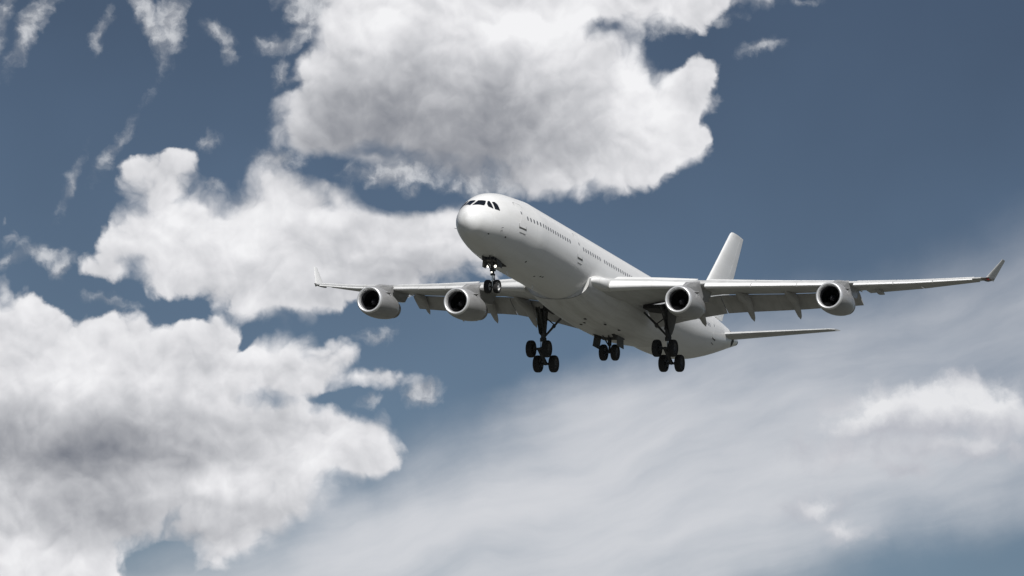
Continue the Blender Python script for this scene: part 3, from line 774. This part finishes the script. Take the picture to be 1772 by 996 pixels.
def main_gear(sd):
    g_ = bpy.data.objects.new('main_landing_gear', None); C.objects.link(g_); g_.parent = root; g_.location = (31.97, sd*5.40, -5.19); g_.empty_display_size = 1
    L = lambda x, y, z: (x-31.97, sd*(y-5.40), z+5.19)      # given in aircraft coordinates of the right-hand leg
    mb = MB(); mb.tube(L(31.45, 5.20, -1.3), L(31.84, 5.37, -3.95), .24, .21, 20); mb.tube(L(31.80, 5.36, -3.7), L(31.85, 5.37, -4.0), .27, .27, 20); mb.tube(L(31.2, 4.7, -1.5), L(31.7, 5.9, -1.45), .16, .16)
    mb.tube(L(31.5, 5.2, -2.1), L(31.2, 5.25, -3.2), .07, .06); mb.tube(L(31.95, 5.2, -1.7), L(32.05, 5.33, -3.9), .05, .05)
    mb.build('strut', M['gear'], g_)
    MB().tube(L(31.84, 5.37, -3.95), L(31.97, 5.40, -5.1), .125, .125, 20).build('oleo_piston', M['chrome'], g_)
    mb = MB()
    for q in (-.13, .13):
        mb.tube(L(32.1, 5.38+q, -3.9), L(32.55, 5.39+q*.4, -4.4), .05, .04, 8); mb.tube(L(32.55, 5.39+q*.4, -4.4), L(32.15, 5.40+q, -4.95), .04, .05, 8)
    mb.build('torque_link', M['gear'], g_)
    mb = MB(); mb.tube(L(31.3, 3.35, -1.75), L(31.6, 4.4, -2.75), .09, .09, 12); mb.tube(L(31.6, 4.4, -2.75), L(31.82, 5.3, -3.65), .10, .08, 12)
    mb.tube(L(31.55, 4.35, -2.7), L(31.6, 5.15, -2.1), .05, .05, 10); mb.tube(L(31.6, 4.4, -2.75), L(31.5, 4.42, -2.85), .15, .15, 10)
    mb.build('side_brace', M['gear'], g_)
    mb = MB(); mb.tube(L(30.0, 5.2, -1.5), L(31.7, 5.33, -3.3), .07, .07, 10); mb.build('drag_brace', M['gear'], g_)
    c_, s_ = math.cos(TILT), math.sin(TILT)
    mb = MB(); mb.tube((-1.0*c_, 0, 1.0*s_), (1.0*c_, 0, -1.0*s_), .15, .15, 14)
    for q in (-1, 1): mb.tube((q*.99*c_, -.72, -q*.99*s_), (q*.99*c_, .72, -q*.99*s_), .10, .10, 12)
    mb.tube((.0, 0, .02), (.0, 0, .32), .19, .15, 14)
    mb.tube((-.75*c_, sd*.16, .75*s_), (-.1, sd*.13, .75), .04, .04, 8)
    for q in (-1, 1):
        for p_ in (-1, 1): mb.tube((q*.99*c_, p_*.40, -q*.99*s_), (q*.99*c_, p_*.30, -q*.99*s_), .28, .28, 20)
    mb.build('bogie', M['gear'], g_)
    for q in (-1, 1):
        for p_ in (-1, 1): wheel_at((q*.99*c_, p_*.68, -q*.99*s_), g_)
    # door carried by the leg, outboard of it
    mb = MB(); rings = []
    for x, zt_, zb in ((30.7, -1.35, -1.9), (31.0, -1.3, -2.8), (31.4, -1.3, -3.4), (31.9, -1.3, -3.5), (32.3, -1.3, -3.0)):
        r = []
        for k in range(7):
            u = k/6; z = zt_+(zb-zt_)*u; r.append(L(x, 5.82-.20*u*u-.05, z))
        for k in range(7):
            u = 1-k/6; z = zt_+(zb-zt_)*u; r.append(L(x, 5.82-.20*u*u, z))
        rings.append([Vector(p) for p in r])
    mb.loft(rings); mb.build('gear_door', M['bay'], g_, angle=40)
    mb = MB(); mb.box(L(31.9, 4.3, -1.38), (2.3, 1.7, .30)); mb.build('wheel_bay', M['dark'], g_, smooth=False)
    mb = MB(); mb.tube(L(31.75, 5.55, -2.2), L(31.95, 5.6, -4.9), .022, .022, 6); mb.tube(L(31.95, 5.6, -4.9), L(32.0, 5.42, -5.1), .022, .022, 6); mb.build('hydraulic_hose', M['dark'], g_)
for s in (-1, 1): main_gear(s)

cg = bpy.data.objects.new('centre_landing_gear', None); C.objects.link(cg); cg.parent = root; cg.location = (32.89, 0, -4.72)
cw = wheel_mesh('wheel', .665, .44, M['rim'])
place(cw, True, (0, -.50, 0), cg); place(cw, False, (0, .50, 0), cg)
mb = MB(); mb.tube((-.25, 0, 1.9), (-.03, 0, .55), .17, .15, 18); mb.tube((-.03, 0, .6), (0, 0, 0), .09, .09, 14); mb.tube((0, -.5, 0), (0, .5, 0), .08, .08, 12); mb.build('strut', M['gear'], cg)
mb = MB(); mb.tube((-1.6, -.35, 1.5), (-.1, -.06, .55), .055, .055, 10); mb.tube((-1.6, .35, 1.5), (-.1, .06, .55), .055, .055, 10); mb.tube((-.12, .3, 1.6), (-.05, .05, .8), .04, .04, 8)
mb.build('drag_brace', M['gear'], cg)
for q in (-1, 1):
    MB().box((-.35, q*1.0, .82), (1.5, .05, .95), Matrix.Rotation(q*R_(6), 3, 'X')).build('gear_door', M['bay'], cg, smooth=False)
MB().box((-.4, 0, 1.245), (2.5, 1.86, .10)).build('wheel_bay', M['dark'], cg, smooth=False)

ng = bpy.data.objects.new('nose_landing_gear', None); C.objects.link(ng); ng.parent = root; ng.location = (6.68, 0, -4.61)
nw = wheel_mesh('wheel', .525, .40, M['hubwhite'])
place(nw, True, (0, -.37, 0), ng); place(nw, False, (0, .37, 0), ng)
mb = MB(); mb.tube((-.45, 0, 2.3), (-.12, 0, .95), .15, .13, 18); mb.tube((0, -.35, 0), (0, .35, 0), .07, .07, 12); mb.tube((-.14, -.22, 1.25), (-.14, .22, 1.25), .09, .09, 12); mb.tube((-.1, 0, .98), (-.09, 0, .85), .19, .19, 16)
mb.build('strut', M['gear'], ng)
MB().tube((-.12, 0, .98), (0, 0, 0), .08, .08, 14).build('oleo_piston', M['chrome'], ng)
mb = MB(); mb.tube((-1.7, -.3, 2.05), (-.2, -.1, 1.25), .06, .05, 10); mb.tube((-1.7, .3, 2.05), (-.2, .1, 1.25), .06, .05, 10); mb.build('drag_brace', M['gear'], ng)
mb = MB(); mb.tube((.08, -.08, .9), (.36, 0, .5), .035, .03, 8); mb.tube((.36, 0, .5), (.08, 0, .12), .03, .04, 8); mb.tube((.08, .08, .9), (.36, 0, .5), .035, .03, 8); mb.build('torque_link', M['gear'], ng)
for q in (-1, 1):
    m_ = MB(); a = [Vector((-1.0, q*.50, 2.05)), Vector((.15, q*.50, 2.0)), Vector((.0, q*.66, 1.42)), Vector((-.7, q*.64, 1.42))]
    m_.loft([a, [p+Vector((0, q*.04, 0)) for p in a]]); m_.build('gear_door', M['bay'], ng, smooth=False)
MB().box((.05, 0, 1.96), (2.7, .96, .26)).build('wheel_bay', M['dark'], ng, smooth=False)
def lamp(x, y, z, r):
    mb = MB(); mb.tube((x, y, z), (x+.14, y, z), r*1.15, r*.7, 18); o = mb.build('lamp_housing', M['gear'], ng)
    rr = [[Vector((x-.004-d, y+r*k*math.cos(a), z+r*k*math.sin(a))) for a in np.linspace(0, 2*math.pi, 19)[:-1]] for k, d in ((1, 0), (.7, .02), (.3, .03))]
    MB().loft(rr, caps=(False, True)).build('landing_light', M['lamp'], ng)
lamp(-.42, -.30, 1.50, .105); lamp(-.42, .30, 1.50, .105); lamp(-.35, 0, 1.05, .06)
MB().tube((-.30, -.34, 1.48), (-.30, .34, 1.48), .035, .035, 8).build('lamp_bracket', M['gear'], ng)
